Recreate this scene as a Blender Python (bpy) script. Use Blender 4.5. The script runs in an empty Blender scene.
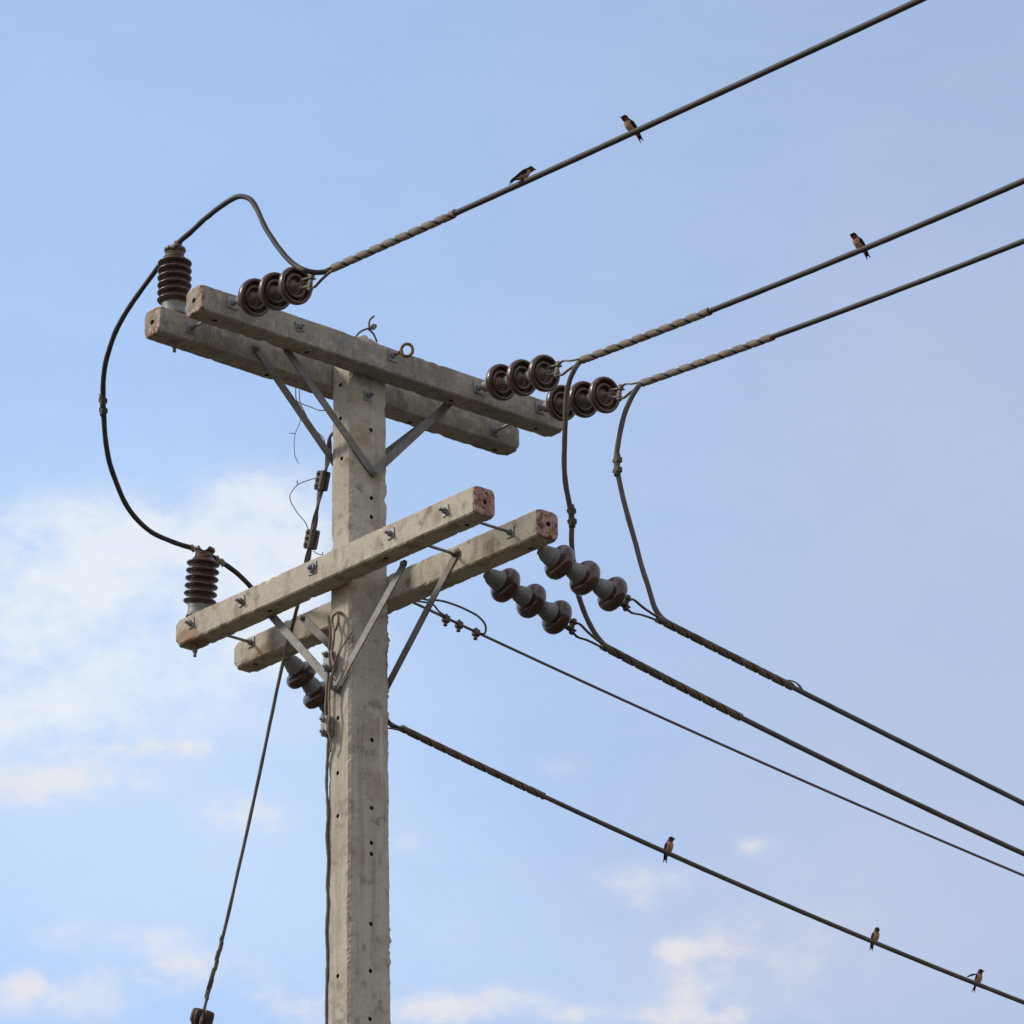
import bpy, bmesh, math, random
from mathutils import Vector, Matrix, noise
random.seed(7)
R = math.radians
scene = bpy.context.scene
COL = scene.collection

# ------------------------------------------------------------------ camera
H = 11.667                                   # top of the upper crossarm above the ground (m)
AZ, EL, ROLL, F = 0.8536675, 0.3926343, -0.0106254, 5143.307
CAM = Vector((-14.168399, -17.342993, H - 10.066253))
fw = Vector((math.cos(AZ)*math.cos(EL), math.sin(AZ)*math.cos(EL), math.sin(EL)))
r0 = Vector((math.sin(AZ), -math.cos(AZ), 0)); u0 = r0.cross(fw)
rt = math.cos(ROLL)*r0 + math.sin(ROLL)*u0
up = -math.sin(ROLL)*r0 + math.cos(ROLL)*u0
cam = bpy.data.cameras.new('camera'); co = bpy.data.objects.new('camera', cam); COL.objects.link(co)
cam.sensor_width = 36; cam.lens = F/1024*36; cam.clip_start = .5; cam.clip_end = 3000
co.matrix_world = Matrix(((rt.x, up.x, -fw.x, CAM.x), (rt.y, up.y, -fw.y, CAM.y), (rt.z, up.z, -fw.z, CAM.z), (0, 0, 0, 1)))
cam.dof.use_dof = False
scene.camera = co

# ------------------------------------------------------------------ exposure, sky, sun
vs = scene.view_settings
vs.view_transform = 'Standard'; vs.look = 'None'; vs.gamma = 1; vs.exposure = 0.85
vs.use_curve_mapping = False
SUN_AZ, SUN_EL = R(140), R(34)               # direction towards the sun (from +X, counter-clockwise)
sun = bpy.data.lights.new('sun', 'SUN'); so = bpy.data.objects.new('sun', sun); COL.objects.link(so)
sun.energy = 1.5; sun.angle = R(10); sun.color = (1, .90, .76)
sd = Vector((math.cos(SUN_AZ)*math.cos(SUN_EL), math.sin(SUN_AZ)*math.cos(SUN_EL), math.sin(SUN_EL)))
so.rotation_euler = sd.to_track_quat('Z', 'Y').to_euler(); so.location = (-20, 20, 30)

def ray(px, py):
    return (fw*F + rt*(px-512) - up*(py-512)).normalized()
def azel(px, py):
    d = ray(px, py); return math.atan2(d.y, d.x), math.asin(d.z)

world = bpy.data.worlds.new('World'); scene.world = world; world.use_nodes = True
nt = world.node_tree; nt.nodes.clear(); N = nt.nodes.new; L = nt.links.new
def mth(op, a, b=None, c=None, clamp=False):
    n = N('ShaderNodeMath'); n.operation = op; n.use_clamp = clamp
    for i, v in enumerate((a, b, c)):
        if v is None: continue
        if isinstance(v, (int, float)): n.inputs[i].default_value = v
        else: L(v, n.inputs[i])
    return n.outputs[0]
def mixc(fac, a, b):
    n = N('ShaderNodeMix'); n.data_type = 'RGBA'
    for s, v in ((n.inputs['Factor'], fac), (n.inputs[6], a), (n.inputs[7], b)):
        if isinstance(v, (int, float)): s.default_value = v
        elif isinstance(v, tuple): s.default_value = (*v, 1)
        else: L(v, s)
    return n.outputs[2]
SKY = 0.12
tc = N('ShaderNodeTexCoord'); sep = N('ShaderNodeSeparateXYZ'); L(tc.outputs['Generated'], sep.inputs[0])
azn = mth('ARCTAN2', sep.outputs[1], sep.outputs[0]); eln = mth('ARCSINE', sep.outputs[2])
sky = N('ShaderNodeTexSky'); sky.sky_type = 'NISHITA'; sky.sun_disc = False
sky.sun_elevation = SUN_EL; sky.sun_rotation = math.pi/2 - SUN_AZ
sky.air_density = 1.0; sky.dust_density = 1.2; sky.ozone_density = 2.2
def noise_n(sx, sz, scale, detail, rough, off):
    mp = N('ShaderNodeMapping'); L(tc.outputs['Generated'], mp.inputs[0])
    mp.inputs['Scale'].default_value = (sx, sx, sz); mp.inputs['Location'].default_value = off
    n = N('ShaderNodeTexNoise'); L(mp.outputs[0], n.inputs['Vector'])
    n.inputs['Scale'].default_value = scale; n.inputs['Detail'].default_value = detail; n.inputs['Roughness'].default_value = rough
    return n.outputs['Fac']
def blobs(lst):
    tot = None
    for px, py, rx, ry, amp in lst:
        a, e = azel(px, py)
        da = mth('DIVIDE', mth('SUBTRACT', azn, a), rx/F); de = mth('DIVIDE', mth('SUBTRACT', eln, e), ry/F)
        q = mth('MULTIPLY', mth('ADD', mth('MULTIPLY', da, da), mth('MULTIPLY', de, de)), -1)
        g = mth('MULTIPLY', mth('EXPONENT', q), amp)
        tot = g if tot is None else mth('ADD', tot, g)
    return tot
def sstep(v, lo, hi):
    n = N('ShaderNodeMapRange'); n.interpolation_type = 'SMOOTHSTEP'; L(v, n.inputs[0])
    n.inputs[1].default_value = lo; n.inputs[2].default_value = hi
    return n.outputs[0]
nbig = noise_n(1, 1.5, 26, 7, .58, (3, 1, 0)); nfine = noise_n(1, 1.35, 85, 8, .62, (0, 2, 5)); nwisp = noise_n(1, 2.6, 30, 7, .6, (7, 4, 2))
nn = mth('ADD', mth('MULTIPLY', mth('SUBTRACT', nbig, .5), 1.5), mth('MULTIPLY', mth('SUBTRACT', nfine, .5), 2.4))
def ragged(bl, amt): return mth('ADD', bl, mth('MULTIPLY', mth('MULTIPLY', nn, amt), mth('MULTIPLY', bl, 1.5, clamp=True)))
white = sstep(ragged(blobs([(165, 545, 150, 55, .80), (285, 570, 80, 80, .80), (50, 655, 130, 75, .62), (245, 487, 45, 20, .45), (255, 655, 110, 55, .55), (90, 590, 90, 60, .40), (20, 720, 110, 40, .42), (170, 725, 120, 30, .34), (300, 500, 30, 40, .35), (60, 520, 60, 30, .3), (-30, 600, 60, 90, .3)]), .95), .04, 1.30)
soft = sstep(mth('ADD', blobs([(120, 650, 330, 210, .72), (150, 860, 420, 170, .34), (560, 985, 260, 90, .30), (250, 900, 300, 100, .2)]), mth('MULTIPLY', nn, .12)), .05, .9)
cream = sstep(ragged(blobs([(25, 782, 85, 26, .95), (150, 748, 75, 12, .95), (110, 775, 70, 20, .6), (200, 744, 22, 7, .4), (235, 812, 62, 26, .85), (28, 982, 24, 14, .95), (60, 1003, 130, 24, .5), (180, 970, 90, 28, .65), (300, 1005, 50, 22, .85), (150, 935, 50, 14, .4),
                                (470, 1000, 90, 17, .95), (430, 1016, 60, 14, .7), (676, 950, 20, 15, .95), (720, 945, 45, 12, .35), (690, 985, 40, 30, .36), (790, 990, 110, 50, .28), (752, 845, 20, 10, .7), (640, 890, 60, 26, .5), (568, 768, 60, 20, .4), (405, 842, 26, 14, .4), (590, 1016, 50, 10, .6), (700, 1018, 50, 12, .8), (40, 930, 60, 20, .35), (780, 910, 160, 70, .3)]), 1.15), .08, 1.35)
# thin high veil, thicker towards the horizon
veil = mth('MULTIPLY', mth('ADD', mth('MULTIPLY', nwisp, .55), .72), sstep(mth('MULTIPLY', eln, -1), -.80, -.30), clamp=True)
# unseen warm broken cloud, added outside the view to lift and warm shaded faces
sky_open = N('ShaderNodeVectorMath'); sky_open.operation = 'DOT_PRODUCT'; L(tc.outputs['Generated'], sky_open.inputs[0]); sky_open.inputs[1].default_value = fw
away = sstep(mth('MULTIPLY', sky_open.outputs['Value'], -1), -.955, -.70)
fill_cloud = mth('MULTIPLY', away, sstep(noise_n(1, 1.8, 2.2, 6, .6, (1, 5, 2)), .30, .60))
a0, e0 = azel(512, 512)
side = sstep(mth('SUBTRACT', a0, azn), -.10, .11)                 # the veil is greyer-violet on the side away from the sun
skyc = N('ShaderNodeVectorMath'); skyc.operation = 'SCALE'; L(sky.outputs[0], skyc.inputs[0]); skyc.inputs['Scale'].default_value = SKY
c0 = mixc(mth('MULTIPLY', veil, .85), skyc.outputs[0], mixc(side, (.258, .362, .550), (.268, .318, .435)))
c0 = mixc(mth('MULTIPLY', soft, .55), c0, (.375, .455, .555))
bank = sstep(mth('ADD', blobs([(860, 900, 260, 150, .8), (760, 960, 160, 60, .35), (960, 430, 260, 260, .45)]), mth('MULTIPLY', nn, .16)), .05, 1.1)
c0 = mixc(mth('MULTIPLY', bank, .55), c0, (.300, .335, .435))
c1 = mixc(mth('MULTIPLY', cream, .66), c0, (.52, .475, .445))
c2 = mixc(mth('MULTIPLY', white, .78), c1, (.485, .50, .52))
c2 = mixc(mth('MULTIPLY', fill_cloud, .85), c2, (.54, .505, .46))
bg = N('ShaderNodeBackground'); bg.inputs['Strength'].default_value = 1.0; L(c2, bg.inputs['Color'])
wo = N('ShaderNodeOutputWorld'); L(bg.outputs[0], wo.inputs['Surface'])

# ------------------------------------------------------------------ materials
def mat(name, color, rough=.6, metal=0, spec=.5, var=None, var_scale=8, bump=0, bump_scale=60, coat=0, streak=None, spots=()):
    m = bpy.data.materials.new(name); m.use_nodes = True
    t = m.node_tree; b = t.nodes['Principled BSDF']
    b.inputs['Base Color'].default_value = (*color, 1); b.inputs['Roughness'].default_value = rough
    b.inputs['Metallic'].default_value = metal; b.inputs['Specular IOR Level'].default_value = spec
    b.inputs['Coat Weight'].default_value = coat; b.inputs['Coat Roughness'].default_value = .15
    geo = t.nodes.new('ShaderNodeNewGeometry')
    def nz(scale, detail=6, rough=.6, vec=None):
        n = t.nodes.new('ShaderNodeTexNoise'); n.inputs['Scale'].default_value = scale
        n.inputs['Detail'].default_value = detail; n.inputs['Roughness'].default_value = rough
        t.links.new(vec or geo.outputs['Position'], n.inputs['Vector']); return n.outputs['Fac']
    def rng(v, a, c, lo=0, hi=1):
        n = t.nodes.new('ShaderNodeMapRange'); n.inputs[1].default_value = a; n.inputs[2].default_value = c
        n.inputs[3].default_value = lo; n.inputs[4].default_value = hi
        t.links.new(v, n.inputs[0]); return n.outputs[0]
    def mx(f, a, c):
        n = t.nodes.new('ShaderNodeMix'); n.data_type = 'RGBA'
        for s, v in ((n.inputs['Factor'], f), (n.inputs[6], a), (n.inputs[7], c)):
            if isinstance(v, (int, float)): s.default_value = v
            elif isinstance(v, tuple): s.default_value = (*v, 1)
            else: t.links.new(v, s)
        return n.outputs[2]
    cur = color
    if var:
        for i, (vc, lo, hi, sc, amt) in enumerate(var):
            f = rng(nz(sc), lo, hi, 0, amt); cur = mx(f, cur, vc)
        t.links.new(cur, b.inputs['Base Color'])
    for (sc, vc, lo, hi, amt) in (streak or ()):
        mp = t.nodes.new('ShaderNodeMapping'); mp.inputs['Scale'].default_value = sc; t.links.new(geo.outputs['Position'], mp.inputs[0])
        cur = mx(rng(nz(1, 5, .55, mp.outputs[0]), lo, hi, 0, amt), cur, vc); t.links.new(cur, b.inputs['Base Color'])
    for (pos, rad, vc, amt) in spots:
        d = t.nodes.new('ShaderNodeVectorMath'); d.operation = 'SUBTRACT'; t.links.new(geo.outputs['Position'], d.inputs[0]); d.inputs[1].default_value = pos
        e = t.nodes.new('ShaderNodeVectorMath'); e.operation = 'DIVIDE'; t.links.new(d.outputs[0], e.inputs[0]); e.inputs[1].default_value = rad
        l_ = t.nodes.new('ShaderNodeVectorMath'); l_.operation = 'LENGTH'; t.links.new(e.outputs[0], l_.inputs[0])
        ad = t.nodes.new('ShaderNodeMath'); ad.operation = 'ADD'; t.links.new(l_.outputs['Value'], ad.inputs[0]); t.links.new(rng(nz(14), .3, .7, -.45, .45), ad.inputs[1])
        cur = mx(rng(ad.outputs[0], 1.0, .25, 0, amt), cur, vc); t.links.new(cur, b.inputs['Base Color'])
    if bump:
        bp = t.nodes.new('ShaderNodeBump'); bp.inputs['Strength'].default_value = bump; bp.inputs['Distance'].default_value = .004
        t.links.new(nz(bump_scale, 8, .65), bp.inputs['Height']); t.links.new(bp.outputs[0], b.inputs['Normal'])
    return m
# (colour, noise low, noise high, scale, amount)
M = {}
RUST = (.27, .165, .085)
M['concrete'] = mat('cast_concrete', (.40, .365, .305), .88, spec=.25, bump=.7, bump_scale=55, var=[((.47, .44, .375), .42, .62, 2.2, .8), ((.27, .225, .17), .52, .66, 5.5, .55), ((.52, .49, .44), .56, .66, 34, .5), ((.17, .15, .125), .55, .66, 13, .7), ((.25, .22, .18), .52, .62, 75, .25)],
    streak=[((22, 22, 1.1), (.27, .24, .20), .52, .68, .6), ((34, 34, 2.2), (.50, .48, .43), .56, .70, .5), ((60, 60, 1.4), (.20, .175, .15), .60, .70, .55)],
    spots=[((-.115, -.03, H-1.235), (.05, .10, .06), (.34, .23, .135), .75), ((.07, -.08, H-1.95), (.012, .03, .22), (.56, .53, .47), .8), ((-.03, -.08, H-.44), (.07, .03, .10), (.25, .17, .11), .6)])
M['arm_upper'] = mat('weathered_arm_concrete', (.32, .295, .255), .88, spec=.25, bump=.75, bump_scale=60, var=[((.235, .23, .22), .44, .60, 3.1, .9), ((.21, .17, .13), .51, .64, 7, .75), ((.43, .40, .36), .54, .66, 24, .65), ((.125, .115, .105), .56, .68, 11, .75), ((.22, .19, .155), .52, .60, 70, .3), ((.54, .51, .47), .62, .67, 55, .5)],
    streak=[((18, 18, 6), (.20, .18, .155), .52, .66, .65), ((55, 55, 9), (.46, .44, .41), .58, .68, .45)])
M['arm_lower'] = mat('pale_arm_concrete', (.43, .395, .33), .88, spec=.25, bump=.75, bump_scale=60, var=[((.48, .45, .38), .42, .62, 2.6, .8), ((.30, .24, .16), .53, .66, 6, .65), ((.57, .53, .46), .54, .66, 24, .6), ((.17, .145, .115), .56, .67, 12, .85), ((.29, .245, .19), .52, .60, 70, .28)],
    streak=[((18, 18, 6), (.26, .225, .17), .53, .66, .6), ((55, 55, 9), (.20, .175, .14), .60, .70, .35)],
    spots=[((-.24, 1.06, H-1.17), (.08, .14, .06), RUST, .8), ((-.20, .99, H-1.205), (.10, .10, .03), RUST, .7), ((.12, .86, H-1.20), (.06, .16, .04), RUST, .7), ((.12, .98, H-1.215), (.2, .10, .02), (.17, .11, .06), .6), ((-.24, .62, H-1.16), (.05, .05, .06), (.24, .19, .13), .6), ((-.24, -.85, H-1.15), (.05, .06, .05), (.22, .17, .12), .6)])
M['red_end'] = mat('flaking_red_primer', (.33, .27, .22), .9, spec=.2, bump=.9, bump_scale=80, var=[((.23, .095, .075), .47, .53, 20, .9), ((.42, .36, .30), .50, .56, 32, .9), ((.085, .06, .05), .57, .63, 42, .9)])
M['end_plain'] = mat('broken_arm_end', (.34, .30, .25), .9, spec=.2, bump=.9, bump_scale=80, var=[((.24, .20, .165), .45, .58, 18, .8), ((.46, .42, .36), .54, .62, 32, .8), ((.10, .085, .075), .57, .64, 30, .8), ((.26, .13, .10), .58, .66, 40, .7)])
M['pink_end'] = mat('chipped_pink_primer', (.27, .14, .115), .9, spec=.2, bump=.9, bump_scale=80, var=[((.40, .27, .235), .46, .53, 24, .9), ((.36, .31, .26), .53, .60, 15, .9), ((.085, .05, .042), .53, .59, 34, .9)])
M['hole'] = mat('hole_inside', (.06, .05, .042), .95, spec=.1, var=[((.10, .08, .065), .5, .6, 50, .6)])
M['galv'] = mat('galvanised_steel', (.27, .285, .30), .6, metal=.4, var=[((.135, .135, .135), .45, .65, 24, .85), ((.17, .115, .07), .54, .66, 17, .8)], bump=.2, bump_scale=90)
M['galv_worn'] = mat('worn_galvanised_clevis', (.21, .195, .17), .65, metal=.3, var=[((.13, .11, .09), .45, .62, 30, .8), ((.28, .27, .25), .55, .68, 50, .6)], bump=.3)
M['brace'] = mat('brace_steel', (.175, .175, .172), .6, metal=.3, var=[((.11, .105, .10), .45, .65, 16, .8), ((.15, .10, .065), .54, .66, 9, .8), ((.24, .24, .235), .56, .66, 40, .5)], bump=.25, bump_scale=90)
M['rust'] = mat('rusty_iron', (.17, .10, .06), .85, metal=.1, spec=.25, var=[((.26, .145, .075), .48, .62, 40, .8), ((.08, .055, .042), .56, .68, 28, .8)], bump=.5, bump_scale=120)
M['cap'] = mat('zinc_cap', (.20, .215, .22), .6, metal=.2, var=[((.15, .145, .14), .43, .60, 18, .85), ((.17, .125, .09), .58, .68, 26, .6)], bump=.2)
M['porcelain'] = mat('brown_porcelain', (.052, .021, .018), .20, spec=.5, coat=.30, var=[((.10, .065, .052), .54, .74, 9, .6), ((.035, .019, .016), .5, .65, 30, .6)], bump=.1)
M['porcelain_dusty'] = mat('dusty_brown_porcelain', (.062, .031, .024), .36, spec=.5, coat=.18, var=[((.15, .10, .075), .52, .72, 20, .65), ((.045, .026, .02), .52, .66, 34, .7)], bump=.25)
M['porcelain_guy'] = mat('matt_brown_porcelain', (.050, .023, .019), .55, spec=.35, var=[((.085, .05, .04), .5, .7, 18, .6)], bump=.15)
M['pinrust'] = mat('tan_rusted_pin', (.22, .165, .115), .75, metal=.1, var=[((.11, .08, .06), .5, .64, 50, .8)], bump=.3)
M['cable'] = mat('black_cable_sheath', (.036, .035, .036), .6, spec=.3, var=[((.07, .062, .056), .52, .7, 9, .6)], bump=.15)
M['grey_cable'] = mat('weathered_grey_cable', (.092, .080, .067), .7, spec=.3, var=[((.15, .125, .10), .47, .66, 9, .7), ((.06, .054, .05), .52, .68, 22, .6)], bump=.3)
M['grip'] = mat('grey_tan_armour_rods', (.265, .232, .195), .7, metal=.15, spec=.35, var=[((.16, .13, .10), .46, .64, 14, .8), ((.34, .29, .24), .56, .70, 30, .5)], bump=.3)
M['grip_dark'] = mat('brown_armour_rods', (.205, .172, .140), .75, metal=.1, spec=.3, var=[((.09, .075, .06), .46, .64, 14, .8), ((.22, .18, .14), .56, .70, 30, .5)], bump=.3)
M['strand'] = mat('steel_strand', (.135, .118, .10), .7, metal=.25, var=[((.08, .07, .06), .46, .64, 12, .8)], bump=.4, bump_scale=150)
M['clamp'] = mat('dark_clamp_iron', (.105, .09, .078), .75, metal=.2, var=[((.055, .05, .045), .46, .62, 40, .8), ((.18, .13, .09), .58, .70, 30, .7)], bump=.4)
M['twig'] = mat('thin_tie_wire', (.10, .085, .075), .75, spec=.25)
M['ground'] = mat('dry_grass_and_soil', (.10, .078, .055), .95, spec=.2, var=[((.05, .06, .028), .45, .6, .35, .6), ((.16, .125, .09), .52, .7, 1.4, .6)])
M['asphalt'] = mat('asphalt', (.055, .055, .056), .9, spec=.3, var=[((.075, .074, .072), .45, .65, 2.0, .8)])
M['b_dark'] = mat('blue_black_feathers', (.009, .009, .011), .8, spec=.12)
M['b_breast'] = mat('buff_breast_feathers', (.34, .215, .14), .85, spec=.2, var=[((.30, .17, .10), .45, .65, 90, .7)])
M['b_throat'] = mat('rufous_throat_feathers', (.14, .055, .03), .85, spec=.2)
M['b_beak'] = mat('black_beak', (.015, .013, .012), .5)

# ------------------------------------------------------------------ helpers
def at(px, py, axis, val):
    d = ray(px, py); k = (val - CAM[axis])/d[axis]; return CAM + d*k
def X_(px, py, v): return at(px, py, 0, v)
def Y_(px, py, v): return at(px, py, 1, v)
def dep(p): return (p - CAM).dot(fw)
def at_dep(px, py, d):
    q = ray(px, py); return CAM + q*(d/q.dot(fw))
def path_dep(pix, dd):
    """pixel path; dd = {index: depth}, linear in arc length between"""
    s = [0]
    for a, b in zip(pix, pix[1:]): s.append(s[-1] + math.hypot(b[0]-a[0], b[1]-a[1]))
    ks = sorted(dd); out = []
    for i, (x, y) in enumerate(pix):
        if i <= ks[0]: d = dd[ks[0]]
        elif i >= ks[-1]: d = dd[ks[-1]]
        else:
            for a, b in zip(ks, ks[1:]):
                if a <= i <= b: t = (s[i]-s[a])/(s[b]-s[a]); d = dd[a] + (dd[b]-dd[a])*t; break
        out.append(at_dep(x, y, d))
    return out
def spline(pts, n=8):
    P = [pts[0]*2 - pts[1]] + list(pts) + [pts[-1]*2 - pts[-2]]
    out = []
    for i in range(1, len(P)-2):
        a, b, c, d = P[i-1:i+3]
        # centripetal Catmull-Rom
        t0 = 0; t1 = t0 + max((b-a).length, 1e-5)**.5; t2 = t1 + max((c-b).length, 1e-5)**.5; t3 = t2 + max((d-c).length, 1e-5)**.5
        for k in range(n):
            t = t1 + (t2-t1)*k/n
            A1 = a*((t1-t)/(t1-t0)) + b*((t-t0)/(t1-t0)); A2 = b*((t2-t)/(t2-t1)) + c*((t-t1)/(t2-t1)); A3 = c*((t3-t)/(t3-t2)) + d*((t-t2)/(t3-t2))
            B1 = A1*((t2-t)/(t2-t0)) + A2*((t-t0)/(t2-t0)); B2 = A2*((t3-t)/(t3-t1)) + A3*((t-t1)/(t3-t1))
            out.append(B1*((t2-t)/(t2-t1)) + B2*((t-t1)/(t2-t1)))
    out.append(pts[-1]); return out
def frames(pts):
    T = []
    for i in range(len(pts)):
        a = pts[max(i-1, 0)]; b = pts[min(i+1, len(pts)-1)]; T.append((b-a).normalized())
    u = T[0].orthogonal().normalized(); out = []
    for i, t in enumerate(T):
        if i: u = T[i-1].rotation_difference(t) @ u
        u = (u - t*u.dot(t)).normalized(); out.append((t, u, t.cross(u)))
    return out
def tube(bm, pts, r, n=10, caps=True, mi=0, rvar=0, rf=1):
    fr = frames(pts); rings = []
    for i, (p, (t, u, v)) in enumerate(zip(pts, fr)):
        rr = r(i/(len(pts)-1)) if callable(r) else r
        ring = []
        for k in range(n):
            a = 2*math.pi*k/n
            q = p + (u*math.cos(a) + v*math.sin(a))*rr
            if rvar: q += (u*math.cos(a) + v*math.sin(a))*rvar*noise.noise(q*rf)
            ring.append(bm.verts.new(q))
        rings.append(ring)
    for a, b in zip(rings, rings[1:]):
        for k in range(n):
            f = bm.faces.new((a[k], a[(k+1) % n], b[(k+1) % n], b[k])); f.smooth = True; f.material_index = mi
    if caps:
        f = bm.faces.new(rings[0][::-1]); f.material_index = mi
        f = bm.faces.new(rings[-1]); f.material_index = mi
def lathe(bm, o, axis, prof, n=28, mi=0, smooth=True, rough=0):
    """prof = [(radius, t)] along axis"""
    t = axis.normalized(); u = t.orthogonal().normalized(); v = t.cross(u); rings = []
    for r, s in prof:
        if r < 1e-6: rings.append([bm.verts.new(o + t*s)])
        else:
            rg = []
            for k in range(n):
                a = 2*math.pi*k/n; q = o + t*s + (u*math.cos(a)+v*math.sin(a))*r
                if rough: q += (u*math.cos(a)+v*math.sin(a))*rough*noise.noise(q*40)
                rg.append(bm.verts.new(q))
            rings.append(rg)
    for a, b in zip(rings, rings[1:]):
        for k in range(n):
            k2 = (k+1) % n
            if len(a) == 1 and len(b) == 1: continue
            if len(a) == 1: vs_ = (a[0], b[k2], b[k])
            elif len(b) == 1: vs_ = (a[k], a[k2], b[0])
            else: vs_ = (a[k], a[k2], b[k2], b[k])
            f = bm.faces.new(vs_); f.smooth = smooth; f.material_index = mi
    return rings
def box(bm, c, ax, ay, az, hx, hy, hz, bev=0, mi=0):
    b2 = bmesh.new(); bmesh.ops.create_cube(b2, size=2)
    for v in b2.verts: v.co = Vector((v.co.x*hx, v.co.y*hy, v.co.z*hz))
    if bev: bmesh.ops.bevel(b2, geom=b2.edges[:], offset=bev, segments=2, affect='EDGES')
    mp = {}
    for v in b2.verts: mp[v] = bm.verts.new(c + ax*v.co.x + ay*v.co.y + az*v.co.z)
    for f in b2.faces: g = bm.faces.new([mp[v] for v in f.verts]); g.material_index = mi
    b2.free()
def hexnut(bm, c, axis, r, h, mi=0):
    lathe(bm, c, axis, [(0, 0), (r, 0), (r, h*.85), (r*.88, h), (0, h)], n=6, smooth=False, mi=mi)
def basis(axis, ref=Vector((0, 0, 1))):
    t = axis.normalized(); a = (ref - t*ref.dot(t)).normalized(); return t, a, t.cross(a)
def empty(name, loc, label=None, cat=None, group=None):
    o = bpy.data.objects.new(name, None); COL.objects.link(o); o.location = loc; o.empty_display_size = .1
    if label: o['label'] = label
    if cat: o['category'] = cat
    if group: o['group'] = group
    return o
def root_loc(p):
    l = Vector((0, 0, 0))
    while p is not None: l += p.location; p = p.parent
    return l
def obj(name, bm, mats, parent=None):
    """link a bmesh given in world coordinates as one mesh object under parent"""
    if not isinstance(mats, (list, tuple)): mats = [mats]
    bmesh.ops.recalc_face_normals(bm, faces=bm.faces[:])
    me = bpy.data.meshes.new(name)
    c = sum((v.co for v in bm.verts), Vector())/max(1, len(bm.verts))
    off = root_loc(parent)
    for v in bm.verts: v.co -= c
    bm.to_mesh(me); bm.free()
    for m in mats: me.materials.append(M[m])
    o = bpy.data.objects.new(name, me); COL.objects.link(o); o.parent = parent; o.location = c - off
    return o
def bmn(): return bmesh.new()

XA, YA, ZA = Vector((1, 0, 0)), Vector((0, 1, 0)), Vector((0, 0, 1))

# ------------------------------------------------------------------ ground (never in frame, but it bounces light upward)
bm = bmn(); g = 900
bmesh.ops.create_grid(bm, x_segments=24, y_segments=24, size=g)
obj('ground', bm, 'ground')['kind'] = 'structure'
bm = bmn(); vsq = [bm.verts.new(Vector(p)) for p in ((2.2, -400, .004), (8.6, -400, .004), (8.6, 400, .004), (2.2, 400, .004))]; bm.faces.new(vsq)
obj('road', bm, 'asphalt')['kind'] = 'structure'

# ------------------------------------------------------------------ concrete beams with real holes
S = .12
PX, PY, TAP = .22126, .13863, .0094
def section(w, d, ch, ns, nw):
    """rectangle profile (w along a, d along b) with chamfered corners; returns [(a, b, cornerness)]"""
    P = []
    cs = [(-w/2, -d/2), (w/2, -d/2), (w/2, d/2), (-w/2, d/2)]
    for i in range(4):
        a = Vector(cs[i]); b = Vector(cs[(i+1) % 4]); e = (b-a).normalized(); L_ = (b-a).length
        n = nw if i % 2 == 0 else ns
        for k in range(n+1):
            q = a + e*(ch + (L_-2*ch)*k/n)
            P.append((q.x, q.y, (i if k == 0 else (i+1) % 4) if k in (0, n) else -1))
    return P
def beam(o, t, a, b, length, wfun, ch=.008, ns=6, nw=6, step=.02, amp=.0012, chip=.006, mats=0, end_mi=(0, 0), flash=None, zs=None, endr=(.012, .028)):
    bm = bmn(); rings = []
    if zs is None:
        n = max(2, int(length/step)); zs = [length*i/n for i in range(n+1)]
    for s in zs:
        w, d = wfun(s); ring = []
        for (pa, pb, cn) in section(w, d, ch, ns, nw):
            q = o + t*s + a*pa + b*pb
            nv = noise.noise(q*7)*.6 + noise.noise(q*28)*.4
            out = (a*pa/(w/2) + b*pb/(d/2)).normalized()
            k = amp*nv
            if cn >= 0:
                c = noise.noise(q*23 + Vector((cn*9, 0, 0))) ; c2 = noise.noise(q*60)
                k += -chip*max(0, c*1.5 + c2*.6 - .25) + amp*c2*1.2
                if flash and cn in flash: k += flash[cn]*max(0, noise.noise(q*21)*.7 + noise.noise(q*58)*.8 + noise.noise(q*110)*.5 + .05)*max(.12, .45 + 1.3*noise.noise(q*4.5))*1.5
            for de, er in ((s - zs[0], endr[0]), (zs[-1] - s, endr[1])):
                if de < er and cn >= 0: k -= er*.40*(1 - de/er)**1.6*(1 + .9*noise.noise(q*30 + XA*cn*3))
            q = q + out*k
            ring.append(bm.verts.new(q))
        rings.append(ring)
    m = len(rings[0])
    for A, B in zip(rings, rings[1:]):
        for k in range(m):
            f = bm.faces.new((A[k], A[(k+1) % m], B[(k+1) % m], B[k])); f.smooth = False
    for ring, sg, mi in ((rings[0], -1, end_mi[0]), (rings[-1], 1, end_mi[1])):
        c = sum((v.co for v in ring), Vector())/m; prev = ring
        for sc in (.93, .7, .4, .15):
            cur = []
            for v in ring:
                q = c + (v.co-c)*sc
                q = q + t*sg*(.0035*(noise.noise(q*45)) + .003)
                cur.append(bm.verts.new(q))
            for k in range(m):
                f = bm.faces.new((prev[k], prev[(k+1) % m], cur[(k+1) % m], cur[k])); f.material_index = mi
            prev = cur
        f = bm.faces.new(prev); f.material_index = mi
    # primer runs a little way round the end on to the sides
    return bm
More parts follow.
